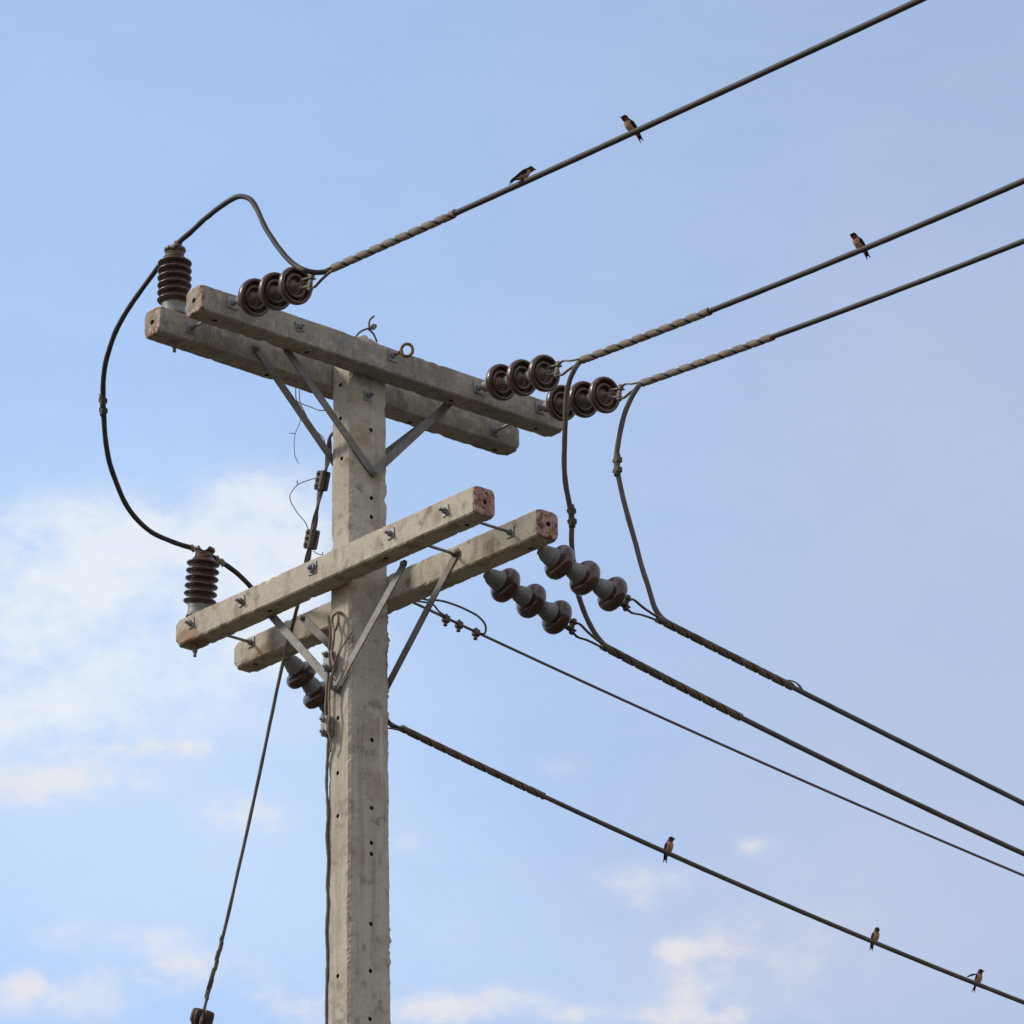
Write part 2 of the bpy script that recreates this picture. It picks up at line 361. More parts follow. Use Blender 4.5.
def drill(o, holes):
    """holes = [(point on surface, outward normal, radius, depth)] - cut real holes"""
    if not holes: return
    cb = bmn()
    for p, n, r, d in holes:
        lathe(cb, p - n*d, n, [(0, 0), (r, 0), (r*1.0, d*.8), (r*1.1, d+.02), (0, d+.02)], n=12, mi=0)
    bmesh.ops.recalc_face_normals(cb, faces=cb.faces[:])
    me = bpy.data.meshes.new('cutter'); cb.to_mesh(me); cb.free(); me.materials.append(M['hole'])
    c = bpy.data.objects.new('cutter', me); COL.objects.link(c)
    md = o.modifiers.new('holes', 'BOOLEAN'); md.operation = 'DIFFERENCE'; md.object = c; md.solver = 'EXACT'; md.material_mode = 'TRANSFER'
    bpy.context.view_layer.update()
    dg = bpy.context.evaluated_depsgraph_get()
    nm = bpy.data.meshes.new_from_object(o.evaluated_get(dg)); o.modifiers.clear()
    old = o.data; o.data = nm; nm.name = o.name
    bpy.data.objects.remove(c); bpy.data.meshes.remove(me)

pole = empty('utility_pole', (0, 0, 0), 'tall square weathered concrete utility pole carrying two pairs of crossed concrete crossarms', 'utility pole')

def wz(z): k = (H - z)*TAP; return PX + k, PY + k
TOP = H + .03
zs = [0]; 
while zs[-1] < TOP: zs.append(zs[-1] + (.25 if zs[-1] < 7.8 else .014))
zs[-1] = TOP
bm = beam(Vector((0, 0, 0)), ZA, XA, YA, TOP, lambda s: wz(s), ch=.011, ns=7, nw=9, amp=.0016, chip=.010, flash={1: .010, 0: .004}, zs=zs)
shaft = obj('shaft', bm, ['concrete', 'hole'], pole)
hl = []
for x, y in ((366.5, 431), (369.5, 420+10), ): pass
for x, y in ((371, 430), (371.5, 498), (371.5, 517), (372, 740), (371.5, 808), (371.5, 843), (371.5, 854), (371, 924), (370.5, 971), (370, 1019), (373, 622)):
    k = .07
    for _ in range(3): p = Y_(x, y, -k); k = wz(p.z)[1]/2
    hl.append((p, -YA, .0105, .07))
for x, y in ((340.5, 385), (340.5, 418.5), (341.7, 458.5), (338, 718), (337.7, 773), (337.7, 816), (337.7, 976)):
    k = .11
    for _ in range(3): p = X_(x, y, -k); k = wz(p.z)[0]/2
    hl.append((p, -XA, .0105, .08))
drill(shaft, hl)

zA = H - .002; zB = H - .031; zC = H - 1.0843; zD = H - 1.1002
pcx, pcy = wz(zC - .06)
def arm(name, c0, c1, along, hgt, mats, ends, holes, z):
    t = (c1-c0).normalized(); ln = (c1-c0).length
    side = YA if abs(t.x) > .5 else XA
    bm = beam(c0, t, side, ZA, ln, lambda s: (S, hgt), ch=.007, ns=6, nw=6, step=.013, amp=.0014, chip=.009, end_mi=ends)
    # primer reaches a couple of centimetres round the corners of each painted end; on the upper arms only its front edge kept the red
    for f in bm.faces:
        q = f.calc_center_median(); s = (q - c0).dot(t); fr = -(q - c0).dot(side)/(S/2); nz = noise.noise(q*50)
        if ends[1] and s > ln - .012 - .012*nz: f.material_index = ends[1]
        if ends[0] and s < .012 + .012*nz:
            keep = True
            if mats[1] == 'red_end': keep = fr > .62 + .4*nz or (q - c0).z < -hgt/2*(.80 + .3*nz)
            f.material_index = ends[0] if keep else 2
    o = obj(name, bm, mats + ['hole'], pole)
    drill(o, holes); return o
yAf = -PY/2 - S - .002; yBf = PY/2 + .002
xCf = -pcx/2 - S - .002; xDf = pcx/2 + .002
A0, A1, B0, B1 = -1.092, 1.128, -1.134, 1.069
C0, C1, D0, D1 = -1.106, 1.099, -1.129, 1.099
def under(pts, axis, zb):
    out = []
    for x, y in pts: out.append((at(x, y, 2, zb), -ZA, .0125, .06))
    return out
crossA = arm('crossarm', Vector((A0, yAf+S/2, H-.060)), Vector((A1, yAf+S/2, H-.060)), XA, .132, ['arm_upper', 'red_end', 'end_plain'], (1, 0),
             under([(214.6, 319.7), (307, 351.5), (451, 400), (536, 428)], 0, zA-S) + [(Vector((A0-.002, yAf+S/2, zA-S/2)), -XA, .012, .07)], zA)
crossB = arm('crossarm', Vector((B0, yBf+S/2, zB-.0585)), Vector((B1, yBf+S/2, zB-.0585)), XA, .131, ['arm_upper', 'red_end', 'end_plain'], (1, 0),
             under([(266.7, 374.3), (409.5, 422), (495, 449)], 0, zB-S) + [(Vector((B0-.002, yBf+S/2, zB-S/2)), -XA, .012, .07)], zB)
crossC = arm('crossarm', Vector((xCf+S/2, C0-.006, zC-.055)), Vector((xCf+S/2, C1, zC-.047)), YA, .132, ['arm_lower', 'pink_end'], (1, 0),
             under([(270, 612), (386, 558.7), (467, 525)], 1, zC-S) + [(Vector((xCf+S/2, C0-.008, zC-S/2)), -YA, .012, .07)], zC)
crossD = arm('crossarm', Vector((xDf+S/2, D0-.010, zD-.067)), Vector((xDf+S/2, D1, zD-.060)), YA, .132, ['arm_lower', 'pink_end'], (1, 0),
             under([(255.5, 663), (531, 546)], 1, zD-S) + [(Vector((xDf+S/2, D0-.012, zD-S/2-.006)), -YA, .012, .07)], zD)

# bolts: square washer, nut and threaded end
def bolt(parent, p, n, tail=.020, wash=.0245, rod_to=None, nut=.0150, ang=0, m='galv', r=.008):
    bm = bmn(); t, a, b = basis(n)
    a2 = a*math.cos(ang) + b*math.sin(ang); b2 = t.cross(a2)
    box(bm, p + t*.003, t, a2, b2, .003, wash, wash, .001)
    hexnut(bm, p + t*.006, t, nut, .016)
    lathe(bm, p + t*.018, t, [(0, 0), (r, 0), (r, tail), (r*.8, tail+.003), (0, tail+.003)], n=10)
    if rod_to is not None:
        tube(bm, [p + t*.006, p + t*rod_to], r*.9, 10)
    return obj('bolt', bm, m, parent)
# bolts on the front faces
for x, y in ((299.3, 326.8),): bolt(crossA, Y_(x, y, yAf), -YA, ang=.25)
bolt(crossB, Y_(190.5, 328.6, yBf), -YA, tail=.01, rod_to=.14)
bolt(crossB, Y_(494.8, 431, yBf), -YA, tail=.01, rod_to=.14)
bolt(shaft, Y_(367.5, 396.5, -wz(H-.25)[1]/2), -YA, tail=.03)
for x, y, an in ((191.5, 623.5, .1), (242, 601.4, .15), (391.4, 533.8, .1), (446, 511, .2)): bolt(crossC, X_(x, y, xCf), -XA, ang=an)
for x, y in ((251.7, 642.5), (511, 532.5), (455, 554)): bolt(crossD, X_(x, y, xDf), -XA, tail=.01, rod_to=pcx+.004)
# ring-headed through bolt at the pole on the lower front arm
bm = bmn(); p = X_(313, 568.4, xCf); box(bm, p - XA*.003, -XA, ZA, YA, .003, .03, .03, .001)
ring = [p - XA*.012 + (YA*math.cos(a)+ZA*math.sin(a))*.017 for a in [2*math.pi*k/20 for k in range(21)]]
tube(bm, ring, .006, 8, caps=False); lathe(bm, p - XA*.006, -XA, [(0, 0), (.011, 0), (.011, .022), (.007, .028), (0, .028)], n=14)
obj('bolt', bm, 'galv', crossC)
# rusty eye bolt on the upper front arm
bm = bmn(); p = Y_(392, 356, yAf); q = p - YA*.075
box(bm, p - YA*.003, YA, ZA, XA, .003, .028, .028, .001, mi=1); hexnut(bm, p - YA*.006, -YA, .016, .016, mi=1)
tube(bm, [p - YA*.02, q], .0085, 10)
c = q - YA*.022 + XA*.012
tube(bm, [c + (-YA*math.cos(a)*.62 + ZA*math.sin(a)*1.05 + XA*math.cos(a)*.62)*.031 for a in [2*math.pi*k/24 for k in range(25)]], .0075, 10, caps=False)
obj('eye_bolt', bm, ['rust', 'galv'], pole)
# bolts that hold the post insulators, seen below the arms
def under_bolt(parent, p):
    bm = bmn(); lathe(bm, p, -ZA, [(0, 0), (.024, 0), (.024, .005), (0, .005)], n=16); hexnut(bm, p - ZA*.005, -ZA, .015, .014)
    hexnut(bm, p - ZA*.02, -ZA, .013, .012); lathe(bm, p - ZA*.03, -ZA, [(0, 0), (.008, 0), (.008, .024), (0, .026)], n=10)
    obj('bolt', bm, 'pinrust', parent)
pbx = Y_(174.5, 345, yBf+S/2).x; pcy_ = X_(195, 645, xCf+S/2).y
under_bolt(crossB, Vector((pbx, yBf+S/2, zB-S)))
under_bolt(crossC, Vector((xCf+S/2, pcy_, zC-S)))

# flat braces in pairs
def brace(p, q, nrm, w=.02, th=.003, flange=0):
    bm = bmn(); t = (q-p).normalized(); s = t.cross(nrm).normalized(); n = nrm.normalized()
    # one flat bar with rounded ends
    ol = []
    for k in range(9): a = math.pi/2 + math.pi*k/8; ol.append(p + t*math.cos(a)*w + s*math.sin(a)*w)
    for k in range(9): a = -math.pi/2 + math.pi*k/8; ol.append(q + t*math.cos(a)*w + s*math.sin(a)*w)
    A = [bm.verts.new(v + n*th) for v in ol]; B = [bm.verts.new(v - n*th) for v in ol]; m = len(ol)
    bm.faces.new(A); bm.faces.new(B[::-1])
    for k in range(m): bm.faces.new((A[k], A[(k+1) % m], B[(k+1) % m], B[k]))
    if flange:
        c = (p+q)/2 + s*(w-th)*(1 if flange > 0 else -1) - n*(abs(flange)/2+th)
        box(bm, c, t, s, n, (q-p).length/2 - .05, th*.9, abs(flange)/2)
    for e in (p, q):
        lathe(bm, e + n*th, n, [(0, 0), (.017, 0), (.017, .003), (.012, .003), (.012, .013), (.007, .016), (0, .016)], n=10, smooth=False)
    return obj('brace', bm, 'brace', pole)
yb = -PY/2 - .008
foot = Y_(373, 473, -wz(H-.7)[1]/2 - .008)
brace(Y_(286, 349, yb), foot, -YA); brace(Y_(450, 402, yb), foot - YA*.010, -YA, w=.02)
yb2 = PY/2 - .006
ft2 = Vector((0, wz(H-.7)[1]/2 + .012, foot.z)); pl = Y_(256, 348, yBf-.006)
brace(pl, ft2, -YA); brace(Vector((-pl.x, pl.y, pl.z)), ft2 + YA*.01, -YA)
xb = -pcx/2 - .010
ft3 = X_(337, 689, -wz(H-1.7)[0]/2 - .012)
brace(X_(272, 616, xb), ft3, -XA); brace(X_(404, 564, xb), ft3 - XA*.010, -XA)
xb2 = xDf - .006
pa = X_(303, 618, xb2); pb = X_(456.5, 553, xb2); ft4 = Vector((wz(H-1.7)[0]/2+.012, 0, X_(391-2, 682, .13).z - .01))
ft4.z = ft3.z + .03
brace(pa, ft4, -XA); brace(pb, ft4 + XA*.01, -XA)

# spalled top of the pole with bent reinforcing wires
bm = bmn(); random.seed(3)
c = Y_(371, 343, -.03); c = Vector((c.x-.01, 0, TOP+.035))
bmesh.ops.create_icosphere(bm, subdivisions=4, radius=1)
for v in bm.verts:
    n_ = noise.noise(v.co*2.3)*.5 + noise.noise(v.co*6)*.25
    v.co = c + Vector((v.co.x*.085, v.co.y*.045, v.co.z*.055))*(1 + n_*.6)
obj('broken_top', bm, 'concrete', pole)
for pix in ([(355, 338), (360, 332), (368, 328.5), (374, 327)], [(377, 342), (373.5, 334), (370, 330), (369, 325), (370, 320), (374, 316)], [(369, 330), (373, 325), (376, 325.5), (374.5, 328.5), (370.5, 329)]):
    bm = bmn(); tube(bm, spline([Y_(x, y, 0) + ZA*0 for x, y in pix], 6), .0050, 8); obj('bent_rod', bm, 'strand', pole)

# ------------------------------------------------------------------ disc insulator strings
SHED_T = [(.034, .050), (.05, .050), (.066, .053), (.082, .060), (.0925, .071), (.0965, .085), (.0962, .097), (.0935, .1045), (.088, .107), (.080, .104), (.0775, .097), (.0765, .072), (.069, .070), (.0665, .074), (.064, .090), (.060, .0955), (.053, .0965), (.047, .093), (.0445, .085), (.043, .070), (.035, .069), (.0, .069)]
BELL_T = [(.038, .060), (.045, .062), (.064, .066), (.079, .074), (.087, .086), (.089, .102), (.085, .118), (.076, .128), (.064, .131), (.054, .127), (.05, .120), (.044, .120), (.040, .130), (.034, .134), (.028, .128), (.024, .118), (0, .118)]
CAP_T = [(0, -.045), (.019, -.045), (.027, -.041), (.030, -.030), (.030, -.012), (.036, -.004), (.039, .006), (.040, .03), (.043, .047), (.047, .054), (.040, .060)]
CAP_L = [(0, -.026), (.019, -.026), (.025, -.022), (.028, -.010), (.033, -.004), (.038, .004), (.042, .016), (.0435, .030), (.0465, .034), (.0470, .040), (.0460, .044), (.0485, .058), (.051, .062), (.044, .068)]
def string(attach, end, centres, lower, label, anchor_n, scale=1.0, plate=None):
    """attach, end = 3D points; centres = fractions where each shed's front lies"""
    ax = (end-attach).normalized(); ln = (end-attach).length
    root = empty('insulator_string', attach, label, 'insulator', 'insulator strings holding the conductors')
    bm = bmn(); t, a, b = basis(ax)
    an = anchor_n
    at_, aa, ab = basis(an)
    pl_ = plate or attach
    box(bm, pl_ + an*.003, at_, aa, ab, .003, .03, .03, .001); hexnut(bm, pl_ + an*.006, an, .016, .014)
    tube(bm, [pl_, pl_ + an*.02, attach + ax*max(.03, ln*centres[0] - .10)], .011, 10)
    obj('anchor_bolt', bm, 'galv', root)
    face = .128 if lower else .10
    for k, fr in enumerate(centres):
        o = attach + ax*(ln*fr - face*scale)
        # the links have some play, so each disc tips a little differently
        rnd = random.Random(int(abs(o.x*991+o.z*77))+k); ax2 = (ax + a*rnd.uniform(-.05, .05) + b*rnd.uniform(-.05, .05)).normalized()
        d = bmn(); lathe(d, o, ax2, [(r*scale, s*scale) for r, s in (BELL_T if lower else SHED_T)], n=48)
        disc = obj('disc', d, 'porcelain' if lower else 'porcelain_dusty', root)
        d = bmn(); lathe(d, o, ax2, [(r*scale, s*scale) for r, s in (CAP_L if lower else CAP_T)], n=28); obj('cap', d, 'cap', disc)
        d = bmn(); nx = attach + ax*(ln*centres[k+1] - face*scale - .01*scale) if k < 2 else end - ax*.02
        q0 = o + ax2*(.068*scale)
        lathe(d, q0, ax2, [(0, 0), (.036*scale, 0), (.034*scale, .006), (.020*scale, .012), (.017*scale, .020), (.0095, .025), (.0095, (nx-q0).length), (0, (nx-q0).length)], n=14)
        obj('pin', d, 'pinrust', disc)
    # clevis at the line end: two cheeks and a cross pin
    bm = bmn(); e = end
    for sg in (-1, 1): box(bm, e + a*sg*.020 - ax*.004, ax, a, b, .038, .0035, .017, .002)
    box(bm, e - ax*.040, ax, a, b, .008, .022, .017, .003)
    tube(bm, [e + ax*.018 - a*.040, e + ax*.018 + a*.042], .009, 10)
    hexnut(bm, e + ax*.018 + a*.026, a, .015, .013); hexnut(bm, e + ax*.018 - a*.026, -a, .015, .010)
    obj('clevis', bm, 'galv_worn' if not lower else 'clamp', root)
    return root, e + ax*.018, b, a

# upper strings pull towards the camera (-Y), lower ones away (+X)
U = []
for apx, xplane, endpx, cs, lab in (
    ((232.4, 303.0), None, (308.5, 283.3), (22.5/76, 43/76, 62.5/76), 'brown disc insulator string on the high end of the top crossarm, beside a post insulator'),
    ((478, 388.0), None, (555, 370.5), (22.5/77, 43.5/77, 65.5/77), 'brown disc insulator string at the low end of the top crossarm, nearer the eye bolt'),
    ((540, 408.0), None, (617.5, 393.5), (21.5/77.5, 43.5/77.5, 64/77.5), 'outermost brown disc insulator string at the low tip of the top crossarm')):
    p = Y_(*apx, yAf); e = X_(*endpx, p.x)
    U.append((p, e) + string(p, e, [c+.03 for c in cs], False, lab, -YA, .93)[1:])
LW = []
for apx, endpx, cs, lab in (
    ((286, 656), (339, 718), (.32, .64, .93), 'half hidden grey capped insulator string behind the pole, hung below the lower crossarm'),
    ((482, 571), (570, 625), (.265, .56, .855), 'grey capped brown insulator string below the lower crossarm, second from its pink tip'),
    ((538.5, 549), (624, 601.5), (.245, .55, .865), 'grey capped brown insulator string beside the pink tip of the lower crossarm')):
    p = X_(*apx, xDf+S); e = Y_(*endpx, p.y)
    LW.append((p, e) + string(p, e, [c+.048 for c in cs], True, lab, XA, .97, Vector((p.x, p.y, zD - S*.5)))[1:])

# ------------------------------------------------------------------ conductors with helical dead-end grips
def fitq(pts, axis, sgn):
    """least-squares parabola z(s) and straight line across, along axis"""
    import numpy as np
    s = np.array([p[axis] for p in pts]); z = np.array([p.z for p in pts]); A = np.stack([np.ones_like(s), s, s*s], 1) if len(pts) > 2 else np.stack([np.ones_like(s), s], 1)
    c = np.linalg.lstsq(A, z, rcond=None)[0]; return list(c) + [0]*(3-len(c)), float(abs(A@c - z).max())
def helix_rods(bm, pts, rc, rr, nrod, pitch, phase=0, spread=None):
    fr = frames(pts); s = [0]
    for a, b in zip(pts, pts[1:]): s.append(s[-1] + (b-a).length)
    for k in range(nrod):
        ph = phase + k*(spread or 2*rr/(rc+rr)*1.02)
        ps = []
        for i, (p, (t, u, v)) in enumerate(zip(pts, fr)):
            a = ph + 2*math.pi*s[i]/pitch; ps.append(p + (u*math.cos(a)+v*math.sin(a))*(rc+rr*.9))
        tube(bm, ps, rr, 5)
def conductor(ins, axis, sgn, pix, rad, label, cmat, gmat, gpx, merge_px, extend=7, pitch=.092, group='conductors strung from the pole', tail=False):
    plane = ins[1]
    val = plane.x if axis == 1 else plane.y
    fn = X_ if axis == 1 else Y_
    P = [fn(x, y, val) for x, y in pix]
    (c0, c1, c2), err = fitq(P, axis, sgn)
    mp = fn(*merge_px, val); gp = fn(*gpx, val)
    s0 = mp[axis]; s1 = P[-1][axis]; sg = P[-1][axis]
    zf = lambda s: c0 + c1*s + c2*s*s
    far = s1 + sgn*extend; n = max(40, int(abs(far-s0)/.05)); pts = []
    for i in range(n+1):
        s = s0 + (far-s0)*i/n; z = zf(s)
        if sgn*(s-s1) > 0: z = zf(s1) + (c1 + 2*c2*s1)*(s-s1)
        q = Vector((val, s, z)) if axis == 1 else Vector((s, val, z)); pts.append(q)
    print('conductor', label[:40], 'err %.4f' % err, 'len %.1f' % abs(s1-s0), 'c2 %.4f' % c2)
    root = empty('conductor', pts[0], label, 'cable', group)
    bm = bmn(); tube(bm, pts, rad, 12, rvar=rad*.08, rf=18); cable = obj('cable', bm, cmat, root)
    # grip: rods wrapped round the cable from the merge point, then two legs to the clevis pin
    m = int(abs(gp[axis]-s0)/.006)
    gs = []
    for i in range(m+1):
        s = s0 + (gp[axis]-s0)*i/m; z = zf(s); gs.append(Vector((val, s, z)) if axis == 1 else Vector((s, val, z)))
    bm = bmn(); rr = rad*.25
    if pitch < .15: helix_rods(bm, gs, rad, rr, 8, pitch, phase=1.0, spread=.555)
    else:
        for ph in (0.4, 3.55): helix_rods(bm, gs, rad, rr, 5, pitch, phase=ph, spread=.50)
    e, a, b = ins[2], ins[3], ins[4]
    d = (gs[1]-gs[0]).normalized()
    for sg_, off in ((1, b), (-1, b)):
        p0 = e + off*sg_*.024 - d*.004
        mid = (e + gs[0])/2 + off*sg_*.021
        for j in (-1, 0, 1):
            w = a*j*rr*1.4 + off*sg_*(.002 if j == 0 else 0)
            tube(bm, spline([p0 + w, p0 + (mid-p0)*.4 + off*sg_*.012 + w, mid + w, gs[0]*.75 + mid*.25 + off*sg_*.006 + w, gs[0] + d*.03 + off*sg_*rad*.7 + w], 6), rr, 7)
    tube(bm, spline([e + b*.024*k + d*(-.004 if k else -.016) for k in (-1, 0, 1)], 5), rr*1.8, 8)
    if tail:
        q = gs[-1]; n_ = ZA - d*ZA.dot(d)
        for j in (0, 1): tube(bm, spline([q - d*.05 + n_*rad, q - d*.02 + n_*(rad*2.0), q + d*.02 + n_*(rad*2.5), q + d*.05 + n_*(rad*(2.0 - j*.5)), q + d*.072 + n_*(rad*.9)], 6), rr*1.2, 6)
    obj('grip', bm, gmat, root)
    return pts, zf, val, root
W = []
W.append(conductor(U[0], 1, -1, [(330, 268.5), (455, 216), (523, 182), (600, 147), (629, 134.5), (757, 75), (921, 0)], .0135, 'topmost black conductor with two swallows perched on it', 'cable', 'grip', (456, 215.5), (333, 269.5), 7))
W.append(conductor(U[1], 1, -1, [(585, 358.5), (650, 335), (710, 311), (857, 251.5), (930, 221), (1024, 181)], .0135, 'black conductor carrying a single swallow, second of the rising wires', 'cable', 'grip', (710, 311), (582, 360), 7))
W.append(conductor(U[2], 1, -1, [(650, 380.5), (710, 359), (773, 337), (860, 304), (940, 274), (1024, 241)], .0130, 'lowest of the black rising conductors, with no bird on it', 'cable', 'grip', (773, 337), (642, 382), 7))
W.append(conductor(LW[0], 0, 1, [(391, 722), (460, 757), (540, 796.5), (669, 853), (876, 942), (979, 985), (1024, 1003)], .0125, 'lowest falling conductor with three swallows perched on it', 'grey_cable', 'grip_dark', (544, 798), (401, 728.5), 9, pitch=.175))
W.append(conductor(LW[1], 0, 1, [(608, 648.5), (660, 676), (740, 718), (850, 771), (1024, 854)], .0135, 'bare falling conductor leaving the inner insulator string below the lower crossarm', 'grey_cable', 'grip_dark', (741, 718.5), (602, 645), 9, pitch=.175))
W.append(conductor(LW[2], 0, 1, [(664, 622.5), (720, 651), (797, 687), (900, 743.5), (1024, 803)], .0130, 'uppermost falling conductor leaving the insulator string at the pink tip', 'grey_cable', 'grip_dark', (792, 685), (657, 618), 9, pitch=.175, tail=True))

# ------------------------------------------------------------------ post insulators
def post(base, ax, label, tie_side, hgt):
    root = empty('post_insulator', base, label, 'insulator', 'post insulators on the crossarms')
    k = hgt/.36
    bm = bmn(); lathe(bm, base, ax, [(0, 0), (.062*k, 0), (.062*k, .012*k), (.056*k, .018*k), (.055*k, .05*k), (.058*k, .06*k), (.05*k, .068*k)], n=36)
    obj('base', bm, 'cap', root)
    pr = [(.048, .060), (.058, .066)]
    z = .072
    for i in range(6):
        pr += [(.055, z), (.062, z+.002), (.076, z+.005), (.0835, z+.009), (.0845, z+.013), (.081, z+.017), (.068, z+.023), (.058, z+.031)]
        z += .0385
    pr += [(.052, z+.002), (.040, z+.008), (.037, z+.018), (.039, z+.028), (.052, z+.036), (.055, z+.043), (.052, z+.052), (.042, z+.057), (.036, z+.050), (0, z+.048)]
    bm = bmn(); rg = lathe(bm, base, ax, [(r*k*.97, s*k) for r, s in pr], n=44)
    gd_ = Vector((fw.x, fw.y, 0)).normalized(); gs_ = gd_.cross(ax).normalized()
    for v in bm.verts:                                        # saddle groove across the head
        h = (v.co - base).dot(ax)/k
        if h > z+.030:
            l_ = abs((v.co - base).dot(gs_))/k; v.co -= ax*(.026*k*max(0, 1 - (l_/.024)**2)*min(1, (h - z - .030)/.02))
    body = obj('sheds', bm, 'porcelain_dusty', root)
    bm = bmn(); t, a, b = basis(ax, XA); zc = (z+.018)*k
    for j in range(4):
        tube(bm, [base + t*(zc + (j-1.5)*.006 + .003*math.sin(3*q+j)) + (a*math.cos(q)+b*math.sin(q))*.041*k for q in [2*math.pi*i/28 for i in range(29)]], .0032, 6, caps=False)
    obj('tie_wire', bm, 'grip_dark', root)
    return base + t*zc, .04*k
pB = Vector((Y_(174.2, 300, yBf+S/2).x, yBf+S/2, zB+.005))
hB = (Y_(174, 247.5, yBf+S/2).z - zB - .005)
pC = Vector((xCf+S/2, X_(198.5, 605, xCf+S/2).y, zC+.017))
tC = X_(204.8, 547.5, xCf+S/2); axC = (tC - pC).normalized()
print('post heights', hB, (tC-pC).length)
nB, rB = post(pB, ZA, 'brown ribbed post insulator standing on the high end of the rear top crossarm', 1, hB)
nC, rC = post(pC, axC, 'slightly tilted brown ribbed post insulator standing on the far end of the lower crossarm', 1, (tC-pC).length)

# ------------------------------------------------------------------ jumper cables
def jumper(pts, rad, label, clamps, m='cable', ties=()):
    root = empty('jumper_cable', pts[0], label, 'cable', 'jumper cables linking the two circuits')
    pp = [p + Vector((noise.noise(p*4.1), noise.noise(p*4.3 + YA*9), noise.noise(p*4.7 + XA*5)))*.006 for p in spline(pts, 8)]; bm = bmn(); tube(bm, pp, rad, 12, rvar=rad*.10, rf=22); obj('cable', bm, m, root)
    for pt, d in clamps:
        bm = bmn(); t, a, b = basis(d, XA)
        tube(bm, [pt + t*(-.055+.11*i/8) for i in range(9)], lambda q: rad*(1.22 + .1*math.sin(q*9)), 12)
        for s in (-.024, .026):
            box(bm, pt + t*s + b*.004, t, a, b, .014, rad*1.25, rad*1.5, .004)
            box(bm, pt + t*s - b*rad*1.2, t, a, b, .010, rad*.8, rad*.7, .003)
            tube(bm, [pt + t*s - b*rad*2.5, pt + t*s + b*rad*1.9], .0045, 8)
        obj('clamp', bm, 'clamp', root)
    for i0, i1 in ties:
        seg = pp[i0:i1+1]; bm = bmn(); tube(bm, seg, rad*1.06, 12)
        helix_rods(bm, spline(seg, 6), rad, .0032, 3, .03, spread=.55); obj('tie_wire', bm, 'grip', root)
    return root
d1 = dep(W[0][0][0]) ; dB = dep(nB) + rB + .018; dC = dep(nC) + rC + .016
px1 = [(335, 266.5), (318, 272), (308, 271), (294, 263.5), (279.5, 249), (266.5, 228), (256.5, 208.5), (249, 199.5), (238.5, 197), (225, 203), (207, 217), (191.5, 231.5), (178, 243), (167, 256), (156, 269), (141, 289), (126, 312), (113, 337.5), (105.5, 363), (102.8, 383), (102.8, 405), (105, 440), (113, 475), (128, 508), (150, 531), (173, 542), (195, 549), (204, 552.5), (213.5, 557), (231, 569), (246, 582), (256, 592)]
J1 = path_dep(px1, {0: dep(W[0][0][0]), 2: d1 - .01, 13: dB, 20: (dB*.45+dC*.55), 27: dC, 31: dC + .10})
# on behind the lower arms and down to the lowest conductor
J1[0] = W[0][0][4].copy(); J1[1] = W[0][0][0] + (W[0][0][0]-W[0][0][2])*.6
q = J1[-1]
J1 += [Vector((-.06, .42, zC+.02)), Vector((-.05, .22, zC+.03)), Vector((.06, .13, zC-.02)), Vector((.2, .10, zD-.2)), W[3][0][0] + (W[3][0][0]-W[3][0][4])*.4, W[3][0][1]]
jumper(J1, .0125, 'long black jumper cable looping round both post insulators at the left', [(J1[20], J1[21]-J1[19])], ties=((95, 101), (206, 213), (225, 229)))
dd = dep(W[1][0][2]); e2 = dep(W[4][0][2])
px2 = [(590, 357.5), (581, 361), (574.5, 369), (569.5, 380), (566.5, 394), (565, 419), (563.8, 443), (564, 465), (566, 485), (569.5, 505), (571.5, 516), (572, 545), (575, 575), (580, 598), (589, 622), (601, 641), (613, 651)]
J2 = path_dep(px2, {0: dd, 2: dd, 14: e2+.02, 16: e2})
J2[0] = W[1][0][3].copy(); J2[1] = W[1][0][0].copy()
jumper(J2, .0125, 'dark jumper cable dropping from the middle rising wire behind the lower insulators', [(J2[10], J2[11]-J2[9])], 'grey_cable')
dd = dep(W[2][0][2]); e3 = dep(W[5][0][2])
px3 = [(652, 379.5), (643, 382.5), (636, 389), (630, 400), (624, 415), (619, 440), (617.2, 465), (619.5, 480), (626, 512), (636, 545), (646, 580), (655, 608), (660, 616), (672, 626)]
J3 = path_dep(px3, {0: dd, 2: dd, 12: e3-.01, 13: e3-.01})
J3[0] = W[2][0][3].copy(); J3[1] = W[2][0][0].copy()
jumper(J3, .0125, 'dark jumper cable hanging free on the far right of the crossarms', [(J3[6], J3[7]-J3[5])], 'grey_cable')

# ------------------------------------------------------------------ thin span wire with three clamps
P = [Y_(x, y, 0) for x, y in ((417, 604), (446, 618), (476, 632.5), (640, 707), (830, 793), (1024, 875.5))]
(c0, c1, c2), err = fitq(P, 0, 1); print('span', err, c2)
s1 = P[-1].x; pts = []
for i in range(161):
    s = wz(zD)[0]/2 - .01 + (s1 + 9 - wz(zD)[0]/2)*i/160
    z = c0 + c1*s + c2*s*s if s < s1 else c0 + c1*s1 + c2*s1*s1 + (c1+2*c2*s1)*(s-s1)
    pts.append(Vector((s, 0, z)))
root = empty('span_wire', pts[0], 'thin grey span wire with three small clamps and a loop below the lower crossarm', 'cable')
bm = bmn(); tube(bm, pts, .0068, 9); obj('cable', bm, 'strand', root)
dsp = dep(P[1])
for pix in ([(400, 590), (426.6, 599.7), (440, 600.5), (454, 604.5), (468, 610.5), (479, 617), (485.5, 625.5), (484.5, 633.5), (476, 632.5)], [(417, 601), (433, 604.5), (439, 611.5), (447, 617)]):
    bm = bmn(); tube(bm, spline(path_dep(pix, {0: dsp-.03, len(pix)-1: dsp-.012}), 6), .0055 if len(pix) > 5 else .005, 7); obj('tail', bm, 'strand', root)
